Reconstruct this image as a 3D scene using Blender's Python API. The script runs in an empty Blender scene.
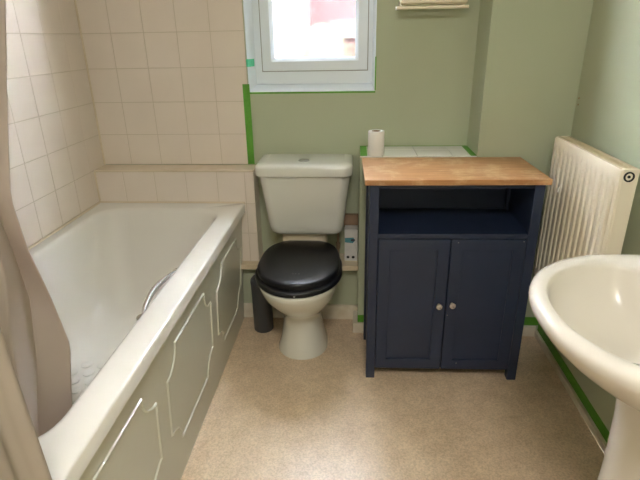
import bpy, bmesh, math, random
from mathutils import Vector, Matrix

random.seed(7)
SC = bpy.context.scene
COL = SC.collection
PI = math.pi


# ------------------------------------------------------------------ helpers
def lin(c):
    c /= 255.0
    return c / 12.92 if c <= 0.04045 else ((c + 0.055) / 1.055) ** 2.4


def rgb(r, g, b):
    return (lin(r), lin(g), lin(b), 1.0)


def mat(name, col, rough=0.5, metal=0.0, coat=0.0, spec=0.5, vary=None, scale=20.0,
        bump=0.0, bump_scale=40.0, detail=4.0, rough_vary=0.0):
    """Principled material; `vary` mixes a second colour in by noise."""
    m = bpy.data.materials.new(name)
    m.use_nodes = True
    nt = m.node_tree
    b = nt.nodes['Principled BSDF']
    b.inputs['Base Color'].default_value = col
    b.inputs['Roughness'].default_value = rough
    b.inputs['Metallic'].default_value = metal
    b.inputs['Coat Weight'].default_value = coat
    b.inputs['Coat Roughness'].default_value = 0.08
    b.inputs['Specular IOR Level'].default_value = spec
    tc = nt.nodes.new('ShaderNodeTexCoord')
    if vary is not None:
        n = nt.nodes.new('ShaderNodeTexNoise')
        n.inputs['Scale'].default_value = scale
        n.inputs['Detail'].default_value = detail
        nt.links.new(tc.outputs['Object'], n.inputs['Vector'])
        r = nt.nodes.new('ShaderNodeValToRGB')
        r.color_ramp.elements[0].position = 0.35
        r.color_ramp.elements[1].position = 0.68
        r.color_ramp.elements[0].color = col
        r.color_ramp.elements[1].color = vary
        nt.links.new(n.outputs['Fac'], r.inputs['Fac'])
        nt.links.new(r.outputs['Color'], b.inputs['Base Color'])
    if bump > 0:
        n2 = nt.nodes.new('ShaderNodeTexNoise')
        n2.inputs['Scale'].default_value = bump_scale
        n2.inputs['Detail'].default_value = 3.0
        nt.links.new(tc.outputs['Object'], n2.inputs['Vector'])
        bp = nt.nodes.new('ShaderNodeBump')
        bp.inputs['Strength'].default_value = bump
        bp.inputs['Distance'].default_value = 0.002
        nt.links.new(n2.outputs['Fac'], bp.inputs['Height'])
        nt.links.new(bp.outputs['Normal'], b.inputs['Normal'])
    return m


def wpos(o):
    p = Vector(o.location)
    while o.parent:
        o = o.parent
        p += o.location
    return p


def link(name, bm, m, parent=None, smooth=True, angle=38, bevel=0.0, segs=2):
    """Link a bmesh (in world coordinates) as ONE mesh object, under `parent` if given."""
    bmesh.ops.remove_doubles(bm, verts=bm.verts, dist=1e-6)
    bmesh.ops.recalc_face_normals(bm, faces=bm.faces)
    me = bpy.data.meshes.new(name)
    lo = [min(v.co[i] for v in bm.verts) for i in range(3)]
    hi = [max(v.co[i] for v in bm.verts) for i in range(3)]
    org = Vector(((lo[0] + hi[0]) / 2, (lo[1] + hi[1]) / 2, lo[2]))
    for v in bm.verts:
        v.co -= org
    bm.to_mesh(me)
    bm.free()
    o = bpy.data.objects.new(name, me)
    COL.objects.link(o)
    for x in (m if isinstance(m, (list, tuple)) else [m]):
        me.materials.append(x)
    if parent is not None:
        o.parent = parent
        o.location = org - wpos(parent)
    else:
        o.location = org
    if bevel > 0:
        bv = o.modifiers.new('Bevel', 'BEVEL')
        bv.width = bevel
        bv.segments = segs
        bv.limit_method = 'ANGLE'
        bv.angle_limit = math.radians(40)
    if smooth:
        me.shade_smooth()
        me.set_sharp_from_angle(angle=math.radians(angle))
    return o


def thing(name, label, cat, loc, group=None):
    o = bpy.data.objects.new(name, None)
    COL.objects.link(o)
    o.empty_display_size = 0.05
    o.location = loc
    return tag(o, label, cat, group)


def tag(o, label, cat, group=None):
    o['label'] = label
    o['category'] = cat
    if group:
        o['group'] = group
    return o


def struct(o):
    o['kind'] = 'structure'
    return o


def box(bm, x0, x1, y0, y1, z0, z1, mi=0):
    vs = [bm.verts.new((x, y, z)) for z in (z0, z1) for y in (y0, y1) for x in (x0, x1)]
    for f in ((0, 1, 3, 2), (4, 6, 7, 5), (0, 4, 5, 1), (2, 3, 7, 6), (0, 2, 6, 4), (1, 5, 7, 3)):
        fc = bm.faces.new([vs[i] for i in f])
        fc.material_index = mi


def bx(x0, x1, y0, y1, z0, z1):
    bm = bmesh.new()
    box(bm, x0, x1, y0, y1, z0, z1)
    return bm


def hexa(bm, pts, mi=0):
    """8 points ordered bottom (4, ccw) then top (4)."""
    vs = [bm.verts.new(p) for p in pts]
    for f in ((3, 2, 1, 0), (4, 5, 6, 7), (0, 1, 5, 4), (1, 2, 6, 5), (2, 3, 7, 6), (3, 0, 4, 7)):
        bm.faces.new([vs[i] for i in f]).material_index = mi


def loft(bm, loops, cap0=True, cap1=True, closed=True, mi=0):
    rows = [[bm.verts.new(p) for p in L] for L in loops]
    n = len(rows[0])
    for a, b in zip(rows, rows[1:]):
        for i in range(n if closed else n - 1):
            j = (i + 1) % n
            bm.faces.new((a[i], a[j], b[j], b[i])).material_index = mi
    if cap0:
        bm.faces.new(rows[0][::-1]).material_index = mi
    if cap1:
        bm.faces.new(rows[-1]).material_index = mi
    return rows


def rr(x0, x1, y0, y1, z, r, n=8):
    """rounded rectangle loop; r = radius or 4 radii (x1y1, x0y1, x0y0, x1y0)."""
    if not isinstance(r, (tuple, list)):
        r = (r,) * 4
    out = []
    for k, (cx, cy, sx, sy) in enumerate(((x1, y1, -1, -1), (x0, y1, 1, -1), (x0, y0, 1, 1), (x1, y0, -1, 1))):
        ox, oy = cx + sx * r[k], cy + sy * r[k]
        for i in range(n + 1):
            a = (k + i / n) * PI / 2
            out.append(Vector((ox + r[k] * math.cos(a), oy + r[k] * math.sin(a), z)))
    return out


def egg(cx, yf, yb, hw, z, n=48, ymid=None, pb=2.6):
    """Toilet-like outline: rounded front (yf, towards camera), squarer back (yb)."""
    if ymid is None:
        ymid = yf + (yb - yf) * 0.5
    out = []
    for i in range(n):
        a = 2 * PI * i / n
        c, s = math.cos(a), math.sin(a)
        if s <= 0:
            p = 2.0
            x = math.copysign(abs(c) ** (2 / p), c) * hw
            y = ymid + math.copysign(abs(s) ** (2 / p), s) * (ymid - yf)
        else:
            x = math.copysign(abs(c) ** (2 / pb), c) * hw
            y = ymid + abs(s) ** (2 / pb) * (yb - ymid)
        out.append(Vector((cx + x, y, z)))
    return out


def tube(bm, pts, r, n=10, caps=True, flat=None, mi=0):
    """tube along points; r scalar or list; flat = (axis vector, factor) squashes the section."""
    pts = [Vector(p) for p in pts]
    loops = []
    prev = None
    for i, p in enumerate(pts):
        t = (pts[min(i + 1, len(pts) - 1)] - pts[max(i - 1, 0)]).normalized()
        if prev is None:
            u = t.orthogonal().normalized()
        else:
            u = (prev - t * prev.dot(t)).normalized()
        prev = u
        w = t.cross(u)
        rad = r[i] if isinstance(r, (list, tuple)) else r
        L = []
        for k in range(n):
            a = 2 * PI * k / n
            d = u * math.cos(a) * rad + w * math.sin(a) * rad
            if flat:
                ax = Vector(flat[0])
                d -= ax * d.dot(ax) * (1 - flat[1])
            L.append(p + d)
        loops.append(L)
    loft(bm, loops, caps, caps, mi=mi)


def lathe(bm, prof, cx, cy, n=28, axis='z', cap0=True, cap1=True, mi=0):
    """prof = [(radius, height)], around vertical axis at (cx,cy)."""
    loops = []
    for r, h in prof:
        L = []
        for k in range(n):
            a = 2 * PI * k / n
            L.append(Vector((cx + r * math.cos(a), cy + r * math.sin(a), h)))
        loops.append(L)
    loft(bm, loops, cap0, cap1, mi=mi)


def tiles(bm, org, du, dv, nrm, us, vs, depth=0.006, gap=0.0012, bev=0.0010, mi=1):
    """tile blocks on a plane; us, vs = joint positions along unit vectors du, dv."""
    org, du, dv, nrm = Vector(org), Vector(du), Vector(dv), Vector(nrm)
    for a0, a1 in zip(us, us[1:]):
        for b0, b1 in zip(vs, vs[1:]):
            p = [(a0 + gap, b0 + gap), (a1 - gap, b0 + gap), (a1 - gap, b1 - gap), (a0 + gap, b1 - gap)]
            q = [(a0 + gap + bev, b0 + gap + bev), (a1 - gap - bev, b0 + gap + bev),
                 (a1 - gap - bev, b1 - gap - bev), (a0 + gap + bev, b1 - gap - bev)]
            tx, ty = random.gauss(0, 0.0012), random.gauss(0, 0.0012)
            def P(u, v, d):
                e = tx * (u - (a0 + a1) / 2) + ty * (v - (b0 + b1) / 2)
                return org + du * u + dv * v + nrm * (d + (e if d > 0 else 0))
            loft(bm, [[P(u, v, 0) for u, v in p], [P(u, v, depth - bev) for u, v in p],
                      [P(u, v, depth) for u, v in q]], cap0=False, mi=mi)


# ------------------------------------------------------------------ materials
def paint_mat(name, col, col2):
    return mat(name, col, rough=0.62, vary=col2, scale=1.6, bump=0.15, bump_scale=220, spec=0.35)


M = {}
M['paint'] = paint_mat('sage_paint', rgb(179, 185, 160), rgb(173, 180, 154))
M['ceil'] = mat('ceiling_paint', rgb(238, 236, 228), 0.8)
M['tile'] = mat('wall_tile', rgb(230, 219, 208), 0.22, vary=rgb(224, 212, 201), scale=3.0, bump=0.03, bump_scale=12)
M['tilew'] = mat('white_tile', rgb(240, 240, 236), 0.2)
M['grout'] = mat('grout', rgb(198, 186, 168), 0.85)
M['cream'] = mat('cream_gloss_paint', rgb(222, 208, 180), 0.35, vary=rgb(212, 196, 166), scale=9)
M['trimtile'] = mat('cream_edge_tile', rgb(224, 210, 188), 0.25, vary=rgb(214, 199, 175), scale=7)
M['skirt'] = mat('skirting_paint', rgb(224, 216, 200), 0.4, vary=rgb(206, 194, 172), scale=14)
M['bath'] = mat('bath_acrylic', rgb(225, 222, 215), 0.2, coat=0.1, bump=0.02, bump_scale=9)
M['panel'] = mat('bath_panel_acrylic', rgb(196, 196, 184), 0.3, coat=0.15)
M['slip'] = mat('anti_slip_texture', rgb(213, 211, 205), 0.6)
M['chrome'] = mat('chrome', (0.82, 0.83, 0.86, 1), 0.08, metal=1.0)
M['button'] = mat('dull_chrome', (0.32, 0.31, 0.28, 1), 0.35, metal=1.0)
M['porc'] = mat('porcelain', rgb(216, 216, 208), 0.12, coat=0.4)
M['porcw'] = mat('basin_porcelain', rgb(219, 213, 203), 0.27, coat=0.1)
M['porcc'] = mat('aged_porcelain', rgb(228, 212, 186), 0.2)
M['seat'] = mat('black_seat_lacquer', rgb(20, 21, 25), 0.33, coat=0.06, spec=0.3)
M['seatwhite'] = mat('pale_speck', rgb(190, 190, 188), 0.5)
M['bin'] = mat('dark_grey_plastic', rgb(66, 68, 72), 0.42)
M['navy'] = mat('navy_paint', rgb(34, 45, 70), 0.42, vary=rgb(30, 41, 65), scale=5, bump=0.06, bump_scale=120)
M['knob'] = mat('worn_ceramic_knob', rgb(196, 184, 170), 0.35, vary=rgb(120, 108, 98), scale=120)
M['chip'] = mat('bare_chip', rgb(170, 168, 164), 0.6)
M['rad'] = mat('radiator_enamel', rgb(236, 226, 206), 0.5)
M['radtop'] = mat('radiator_grille', rgb(206, 190, 158), 0.4)
M['black'] = mat('black_plastic', rgb(24, 24, 24), 0.4)
M['dark'] = mat('hole_shade_dark', rgb(30, 30, 30), 0.8)
M['tape'] = mat('green_masking_tape', rgb(88, 152, 42), 0.55, vary=rgb(78, 140, 36), scale=60)
M['tapep'] = mat('pale_green_tape', rgb(96, 206, 168), 0.5, vary=rgb(80, 192, 150), scale=60)
M['upvc'] = mat('white_upvc_blue_lit', rgb(232, 242, 252), 0.25)  # white uPVC with the bluish window glow put into its colour
M['rubber'] = mat('grey_gasket', rgb(150, 156, 160), 0.6)
M['paper'] = mat('tissue_paper', rgb(244, 242, 238), 0.9, bump=0.3, bump_scale=300)
M['card'] = mat('cardboard', rgb(150, 118, 84), 0.85)
M['pack'] = mat('carton_print', rgb(216, 214, 210), 0.5, vary=rgb(206, 204, 202), scale=30)
M['teal'] = mat('teal_print', rgb(76, 140, 150), 0.5)
M['tealdark'] = mat('dark_print', rgb(40, 52, 70), 0.5)
M['batten'] = mat('brown_batten', rgb(150, 122, 98), 0.6, vary=rgb(130, 104, 82), scale=18)
M['pipe'] = mat('copper_grey_pipe', rgb(150, 130, 108), 0.35, metal=0.6)
M['shelf'] = mat('cream_cabinet_paint', rgb(236, 226, 204), 0.35)
M['bright'] = mat('white_end_cap', rgb(250, 250, 248), 0.2)
M['door'] = mat('white_door_paint', rgb(235, 232, 224), 0.4)
M['soil'] = mat('paving', rgb(168, 162, 152), 0.9, vary=rgb(140, 136, 128), scale=3)
M['leaf'] = mat('hedge_leaf', rgb(62, 60, 36), 0.6, vary=rgb(54, 56, 30), scale=8)
M['fence'] = mat('orange_timber', rgb(60, 45, 33), 0.7, vary=rgb(55, 40, 30), scale=5)
M['render'] = mat('white_render', rgb(245, 244, 240), 0.8)
M['slate'] = mat('roof_slate', rgb(92, 90, 96), 0.7)


def nodes_of(m):
    return m.node_tree, m.node_tree.nodes['Principled BSDF']


def oak_mat():
    m = bpy.data.materials.new('oiled_oak')
    m.use_nodes = True
    nt, b = nodes_of(m)
    b.inputs['Roughness'].default_value = 0.38
    tc = nt.nodes.new('ShaderNodeTexCoord')
    mp = nt.nodes.new('ShaderNodeMapping')
    mp.inputs['Scale'].default_value = (1.5, 22, 22)
    nt.links.new(tc.outputs['Object'], mp.inputs['Vector'])
    n = nt.nodes.new('ShaderNodeTexNoise')
    n.inputs['Scale'].default_value = 4
    n.inputs['Detail'].default_value = 6
    n.inputs['Distortion'].default_value = 0.6
    nt.links.new(mp.outputs[0], n.inputs['Vector'])
    r = nt.nodes.new('ShaderNodeValToRGB')
    r.color_ramp.elements[0].position = 0.3
    r.color_ramp.elements[0].color = rgb(150, 104, 64)
    r.color_ramp.elements[1].position = 0.72
    r.color_ramp.elements[1].color = rgb(184, 138, 92)
    nt.links.new(n.outputs['Fac'], r.inputs['Fac'])
    n2 = nt.nodes.new('ShaderNodeTexNoise')      # worn, bleached scuffs
    n2.inputs['Scale'].default_value = 9
    n2.inputs['Detail'].default_value = 8
    n2.inputs['Roughness'].default_value = 0.7
    nt.links.new(tc.outputs['Object'], n2.inputs['Vector'])
    r2 = nt.nodes.new('ShaderNodeValToRGB')
    r2.color_ramp.elements[0].position = 0.5
    r2.color_ramp.elements[0].color = (0, 0, 0, 1)
    r2.color_ramp.elements[1].position = 0.72
    r2.color_ramp.elements[1].color = (0.8, 0.8, 0.8, 1)
    nt.links.new(n2.outputs['Fac'], r2.inputs['Fac'])
    mx = nt.nodes.new('ShaderNodeMixRGB')
    mx.inputs['Color2'].default_value = rgb(208, 178, 140)
    nt.links.new(r2.outputs['Color'], mx.inputs['Fac'])
    nt.links.new(r.outputs['Color'], mx.inputs['Color1'])
    nt.links.new(mx.outputs[0], b.inputs['Base Color'])
    return m


M['oak'] = oak_mat()


def floor_mat():
    m = bpy.data.materials.new('speckled_vinyl')
    m.use_nodes = True
    nt, b = nodes_of(m)
    b.inputs['Roughness'].default_value = 0.31
    b.inputs['Specular IOR Level'].default_value = 0.7
    tc = nt.nodes.new('ShaderNodeTexCoord')
    big = nt.nodes.new('ShaderNodeTexNoise')
    big.inputs['Scale'].default_value = 14
    big.inputs['Detail'].default_value = 8
    big.inputs['Roughness'].default_value = 0.65
    nt.links.new(tc.outputs['Object'], big.inputs['Vector'])
    r = nt.nodes.new('ShaderNodeValToRGB')
    r.color_ramp.elements[0].position = 0.3
    r.color_ramp.elements[0].color = rgb(205, 181, 154)
    r.color_ramp.elements[1].position = 0.7
    r.color_ramp.elements[1].color = rgb(224, 204, 179)
    nt.links.new(big.outputs['Fac'], r.inputs['Fac'])
    sp = nt.nodes.new('ShaderNodeTexNoise')
    sp.inputs['Scale'].default_value = 160
    sp.inputs['Detail'].default_value = 4
    nt.links.new(tc.outputs['Object'], sp.inputs['Vector'])
    r2 = nt.nodes.new('ShaderNodeValToRGB')
    r2.color_ramp.elements[0].position = 0.36
    r2.color_ramp.elements[0].color = (0.80, 0.78, 0.75, 1)
    r2.color_ramp.elements[1].position = 0.62
    r2.color_ramp.elements[1].color = (1.06, 1.05, 1.03, 1)
    nt.links.new(sp.outputs['Fac'], r2.inputs['Fac'])
    mx = nt.nodes.new('ShaderNodeMixRGB')
    mx.blend_type = 'MULTIPLY'
    mx.inputs['Fac'].default_value = 1.0
    nt.links.new(r.outputs['Color'], mx.inputs['Color1'])
    nt.links.new(r2.outputs['Color'], mx.inputs['Color2'])
    nt.links.new(mx.outputs[0], b.inputs['Base Color'])
    bp = nt.nodes.new('ShaderNodeBump')
    bp.inputs['Strength'].default_value = 0.12
    bp.inputs['Distance'].default_value = 0.001
    nt.links.new(sp.outputs['Fac'], bp.inputs['Height'])
    nt.links.new(bp.outputs['Normal'], b.inputs['Normal'])
    return m


M['floor'] = floor_mat()


def glass_mat(name, tint, lo, hi):
    """Ribbed obscure glass: part clear, part diffusing, in vertical streaks."""
    m = bpy.data.materials.new(name)
    m.use_nodes = True
    nt = m.node_tree
    nt.nodes.remove(nt.nodes['Principled BSDF'])
    out = nt.nodes['Material Output']
    tc = nt.nodes.new('ShaderNodeTexCoord')
    mp = nt.nodes.new('ShaderNodeMapping')
    mp.inputs['Scale'].default_value = (90, 1, 9)
    nt.links.new(tc.outputs['Object'], mp.inputs['Vector'])
    n = nt.nodes.new('ShaderNodeTexNoise')
    n.inputs['Scale'].default_value = 1.6
    n.inputs['Detail'].default_value = 3
    nt.links.new(mp.outputs[0], n.inputs['Vector'])
    mr = nt.nodes.new('ShaderNodeMapRange')
    mr.inputs['From Min'].default_value = 0.35
    mr.inputs['From Max'].default_value = 0.65
    mr.inputs['To Min'].default_value = lo
    mr.inputs['To Max'].default_value = hi
    nt.links.new(n.outputs['Fac'], mr.inputs['Value'])
    t = nt.nodes.new('ShaderNodeBsdfTransparent')
    t.inputs['Color'].default_value = (tint, tint, tint, 1)
    d = nt.nodes.new('ShaderNodeBsdfTranslucent')
    d.inputs['Color'].default_value = (0.95 * tint, 0.96 * tint, 0.97 * tint, 1)
    mx = nt.nodes.new('ShaderNodeMixShader')
    nt.links.new(mr.outputs[0], mx.inputs[0])
    nt.links.new(t.outputs[0], mx.inputs[1])
    nt.links.new(d.outputs[0], mx.inputs[2])
    g = nt.nodes.new('ShaderNodeBsdfGlossy')
    g.inputs['Roughness'].default_value = 0.15
    mx2 = nt.nodes.new('ShaderNodeMixShader')
    mx2.inputs[0].default_value = 0.04
    nt.links.new(mx.outputs[0], mx2.inputs[1])
    nt.links.new(g.outputs[0], mx2.inputs[2])
    nt.links.new(mx2.outputs[0], out.inputs[0])
    return m


def obscure_mat():
    """Ribbed obscure glass: rough refraction broken into vertical streaks."""
    m = bpy.data.materials.new('obscure_glass')
    m.use_nodes = True
    nt = m.node_tree
    nt.nodes.remove(nt.nodes['Principled BSDF'])
    out = nt.nodes['Material Output']
    tc = nt.nodes.new('ShaderNodeTexCoord')
    mp = nt.nodes.new('ShaderNodeMapping')
    mp.inputs['Scale'].default_value = (130, 1, 22)
    nt.links.new(tc.outputs['Object'], mp.inputs['Vector'])
    n = nt.nodes.new('ShaderNodeTexNoise')
    n.inputs['Scale'].default_value = 1.4
    n.inputs['Detail'].default_value = 2
    nt.links.new(mp.outputs[0], n.inputs['Vector'])
    bp = nt.nodes.new('ShaderNodeBump')
    bp.inputs['Strength'].default_value = 0.5
    bp.inputs['Distance'].default_value = 0.004
    nt.links.new(n.outputs['Fac'], bp.inputs['Height'])
    r = nt.nodes.new('ShaderNodeBsdfRefraction')
    r.inputs['Color'].default_value = (0.49, 0.49, 0.49, 1)
    r.inputs['IOR'].default_value = 1.12
    r.inputs['Roughness'].default_value = 0.16
    nt.links.new(bp.outputs['Normal'], r.inputs['Normal'])
    t = nt.nodes.new('ShaderNodeBsdfTransparent')
    t.inputs['Color'].default_value = (0.49, 0.49, 0.49, 1)
    mx = nt.nodes.new('ShaderNodeMixShader')
    mx.inputs[0].default_value = 0.12
    nt.links.new(r.outputs[0], mx.inputs[1])
    nt.links.new(t.outputs[0], mx.inputs[2])
    nt.links.new(mx.outputs[0], out.inputs[0])
    return m


M['glass'] = obscure_mat()
M['clear'] = glass_mat('added_frosted_fanlight', 0.96, 0.25, 0.45)  # spreads skylight sideways from the added, unseen fanlight


def cloth_mat(name, c1, c2, trans):
    m = bpy.data.materials.new(name)
    m.use_nodes = True
    nt, b = nodes_of(m)
    out = nt.nodes['Material Output']
    b.inputs['Roughness'].default_value = 0.75
    b.inputs['Base Color'].default_value = c1
    tc = nt.nodes.new('ShaderNodeTexCoord')
    w = nt.nodes.new('ShaderNodeTexNoise')
    w.inputs['Scale'].default_value = 400
    nt.links.new(tc.outputs['Object'], w.inputs['Vector'])
    bp = nt.nodes.new('ShaderNodeBump')
    bp.inputs['Strength'].default_value = 0.2
    bp.inputs['Distance'].default_value = 0.0006
    nt.links.new(w.outputs['Fac'], bp.inputs['Height'])
    nt.links.new(bp.outputs['Normal'], b.inputs['Normal'])
    t = nt.nodes.new('ShaderNodeBsdfTranslucent')
    t.inputs['Color'].default_value = c2
    mx = nt.nodes.new('ShaderNodeMixShader')
    mx.inputs[0].default_value = trans
    nt.links.new(b.outputs[0], mx.inputs[1])
    nt.links.new(t.outputs[0], mx.inputs[2])
    nt.links.new(mx.outputs[0], out.inputs[0])
    return m


M['curtain'] = cloth_mat('taupe_curtain_cloth', rgb(202, 188, 176), rgb(202, 188, 178), 0.35)
M['curtain2'] = cloth_mat('warm_lit_curtain_cloth', rgb(176, 163, 149), rgb(176, 163, 149), 0.15)  # same cloth as the inner curtain; warmer light put into its colour


def brick_mat():
    m = bpy.data.materials.new('pink_brick')
    m.use_nodes = True
    nt, b = nodes_of(m)
    b.inputs['Roughness'].default_value = 0.9
    tc = nt.nodes.new('ShaderNodeTexCoord')
    mp = nt.nodes.new('ShaderNodeMapping')
    mp.inputs['Rotation'].default_value = (PI / 2, 0, 0)
    nt.links.new(tc.outputs['Object'], mp.inputs['Vector'])
    br = nt.nodes.new('ShaderNodeTexBrick')
    br.inputs['Scale'].default_value = 4.4
    br.inputs['Color1'].default_value = rgb(60, 36, 38)
    br.inputs['Color2'].default_value = rgb(64, 41, 41)
    br.inputs['Mortar'].default_value = rgb(80, 62, 60)
    nt.links.new(mp.outputs[0], br.inputs['Vector'])
    nt.links.new(br.outputs['Color'], b.inputs['Base Color'])
    return m


M['brick'] = brick_mat()


def fill_lamp_mat(strength):
    m = bpy.data.materials.new('fill_lamp_glow')
    m.use_nodes = True
    nt, b = nodes_of(m)
    b.inputs['Base Color'].default_value = (0.9, 0.88, 0.84, 1)
    b.inputs['Emission Color'].default_value = (1.0, 0.95, 0.895, 1)
    b.inputs['Emission Strength'].default_value = strength
    return m


# ------------------------------------------------------------------ dimensions
XL, XR = -1.25, 0.905          # left tiled face, right wall face
YW, YN = 2.397, -0.62          # back wall face, near wall face
ZC = 2.34                      # ceiling
YB = 2.178                     # front face of the full-height boxing
BX0, BX1 = 0.0235, 0.528       # half-height boxing
ZH = 0.897
T = 0.1525
YE = 2.28                      # bath far end / ledge front
ZR = 0.6458                    # bath rim

# ------------------------------------------------------------------ room shell
struct(link('floor', bx(XL - 0.1, XR + 0.1, YN - 0.1, YW + 0.1, -0.06, 0), M['floor'], smooth=False))
struct(link('ceiling', bx(XL - 0.1, XR + 0.1, YN - 0.1, YW + 0.25, ZC, ZC + 0.08), M['ceil'], smooth=False))

WX0, WX1, WZ0, WZ1 = -0.494, 0.091, 1.150, 2.08
bm = bmesh.new()
yb2 = YW + 0.13
box(bm, XL - 0.1, WX0 - 0.0, YW, yb2, 0, ZC)
box(bm, WX1, XR + 0.1, YW, yb2, 0, ZC)
box(bm, WX0, WX1, YW, yb2, 0, WZ0)
box(bm, WX0, WX1, YW, yb2, WZ1, ZC)
struct(link('wall_back', bm, M['paint'], smooth=False))

# tiled area of the back wall above the ledge
z0, x0 = 0.9576, -1.1083
bm = bmesh.new()
box(bm, XL, -0.497, YW - 0.0070, YW - 0.0005, 0.81, ZC - 0.001, 0)
us = [XL + 0.001] + [x0 + T * k for k in range(4)] + [-0.497]
vs = [0.81] + [z0 + T * k for k in range(9)] + [ZC - 0.002]
tiles(bm, (0, YW - 0.004, 0), (1, 0, 0), (0, 0, 1), (0, -1, 0), us, vs, depth=0.004)
struct(link('wall_back_tiling', bm, [M['grout'], M['tile']], smooth=False))

bm = bmesh.new()
box(bm, XL - 0.1, XL - 0.0012, YN - 0.1, YW + 0.1, 0, ZC, 0)
us = [0.5] + [1.945 - T * k for k in range(9, -1, -1)] + [1.945 + T, 1.945 + 2 * T, YW - 0.004]
vs = [0.40, z0 - 3 * T, z0 - 2 * T, z0 - T] + [z0 + T * k for k in range(9)] + [ZC - 0.002]
tiles(bm, (XL - 0.006, 0, 0), (0, 1, 0), (0, 0, 1), (1, 0, 0), us, vs, depth=0.006)
struct(link('wall_left', bm, [M['grout'], M['tile']], smooth=False))

struct(link('wall_right', bx(XR, XR + 0.1, YN - 0.1, YW + 0.1, 0, ZC), M['paint'], smooth=False))
struct(link('wall_near', bx(XL - 0.1, XR + 0.1, YN - 0.1, YN, 0, ZC), M['paint'], smooth=False))
struct(link('wall_bath_end', bx(XL - 0.006, -0.56, 0.48, 0.578, 0, ZC), M['paint'], smooth=False))
struct(link('wall_chimney', bx(BX1, XR, YB, YW, 0, ZC), M['paint'], smooth=False))

# corner grout beads where the tiled walls meet and where the bath meets the tiles
bm = bmesh.new()
tube(bm, [(XL + 0.003, YW - 0.008, 0.80), (XL + 0.003, YW - 0.008, ZC - 0.003)], 0.005, 6)
tube(bm, [(XL + 0.003, YE - 0.002, ZR + 0.003), (XL + 0.003, YE - 0.002, 0.80)], 0.004, 6)
struct(link('trim_corner_bead', bm, M['trimtile']))
bm = bmesh.new()
tube(bm, [(XL + 0.003, 0.60, ZR + 0.002), (XL + 0.003, YE - 0.003, ZR + 0.002), (-0.527, YE - 0.003, ZR + 0.002)], 0.006, 6)
struct(link('trim_bath_sealant', bm, M['trimtile']))

# tiled ledge boxing behind the bath
bm = bmesh.new()
box(bm, XL, -0.4772, YE + 0.0012, YW - 0.0005, 0.3365, 0.799, 0)
box(bm, XL, -0.62, YE + 0.0012, YW - 0.0005, 0.0, 0.3365, 0)
lus = [XL + 0.001, -0.9581 - T, -0.9581, -0.9581 + T, -0.9581 + 2 * T, -0.5195, -0.476]
tiles(bm, (0, YE + 0.006, 0), (1, 0, 0), (0, 0, 1), (0, -1, 0), lus, [0.337, 0.489, 0.642, 0.799], depth=0.006)
tiles(bm, (-0.482, 0, 0), (0, 1, 0), (0, 0, 1), (1, 0, 0), [YE + 0.001, YW - 0.003], [0.337, 0.489, 0.642, 0.799], depth=0.006)
struct(link('wall_ledge', bm, [M['grout'], M['tile']], smooth=False))
bm = bx(XL, -0.474, YE - 0.001, YW - 0.009, 0.799, 0.809)
struct(link('trim_ledge_top', bm, M['trimtile'], bevel=0.003))

# low pipe boxing behind the toilet
struct(link('wall_low_boxing', bx(-0.60, BX0, 2.306, YW, 0, 0.3075), M['paint'], smooth=False))
struct(link('trim_low_shelf', bx(-0.572, BX0, 2.240, YW, 0.308, 0.336), M['cream'], bevel=0.003))
struct(link('baseboard_toilet', bx(-0.60, BX0, 2.292, 2.306, 0, 0.082), M['skirt'], bevel=0.003))
# half-height boxing with tiled top
bm = bx(BX0, BX1, YB, YW, 0, ZH - 0.008)
struct(link('wall_half_boxing', bm, M['paint'], smooth=False))
bm = bmesh.new()
box(bm, BX0, BX1, YB, YW, ZH - 0.008, ZH - 0.005, 0)
tiles(bm, (0, 0, ZH - 0.005), (1, 0, 0), (0, 1, 0), (0, 0, 1), [BX0, 0.122, 0.274, 0.426, BX1], [YB, YW - 0.08, YW], depth=0.005)
struct(link('trim_boxing_top', bm, [M['grout'], M['tilew']], smooth=False))
bm = bx(0.0, XR - 0.014, YB - 0.013, YB, 0, 0.056)
box(bm, 0.0, BX0, YB, 2.2915, 0, 0.056)
struct(link('baseboard_boxing', bm, M['skirt'], bevel=0.002))
bm = bx(XR - 0.014, XR, YN, YB, 0, 0.032)
struct(link('baseboard_right', bm, M['skirt'], bevel=0.003))
struct(link('baseboard_near', bx(XL, -0.45, YN, YN + 0.014, 0, 0.066), M['skirt'], bevel=0.003))

# ------------------------------------------------------------------ window
win = bpy.data.objects.new('window_1', None)
COL.objects.link(win)
win.location = ((WX0 + WX1) / 2, YW, WZ0)
win['kind'] = 'structure'
FX0, FX1, FZ0, FZ1, YF = -0.464, 0.078, 1.180, 2.05, 2.447
bm = bmesh.new()       # splayed white reveal and sill
e = 0.0008
hexa(bm, [(WX0 + e, YW - 0.003, WZ0 - 0.0), (WX1 - e, YW - 0.003, WZ0), (WX1 - e, YF + 0.05, WZ0), (WX0 + e, YF + 0.05, WZ0),
          (WX0 + e, YW - 0.003, WZ0 + 0.004), (WX1 - e, YW - 0.003, WZ0 + 0.004), (WX1 - e, YF + 0.05, FZ0 + 0.02), (WX0 + e, YF + 0.05, FZ0 + 0.02)])
hexa(bm, [(WX0 + e, YW - 0.003, WZ0), (WX0 + e + 0.004, YW - 0.003, WZ0), (FX0 + 0.02, YF + 0.05, WZ0), (WX0 + e, YF + 0.05, WZ0),
          (WX0 + e, YW - 0.003, WZ1 - e), (WX0 + e + 0.004, YW - 0.003, WZ1 - e), (FX0 + 0.02, YF + 0.05, WZ1 - e), (WX0 + e, YF + 0.05, WZ1 - e)])
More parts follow.
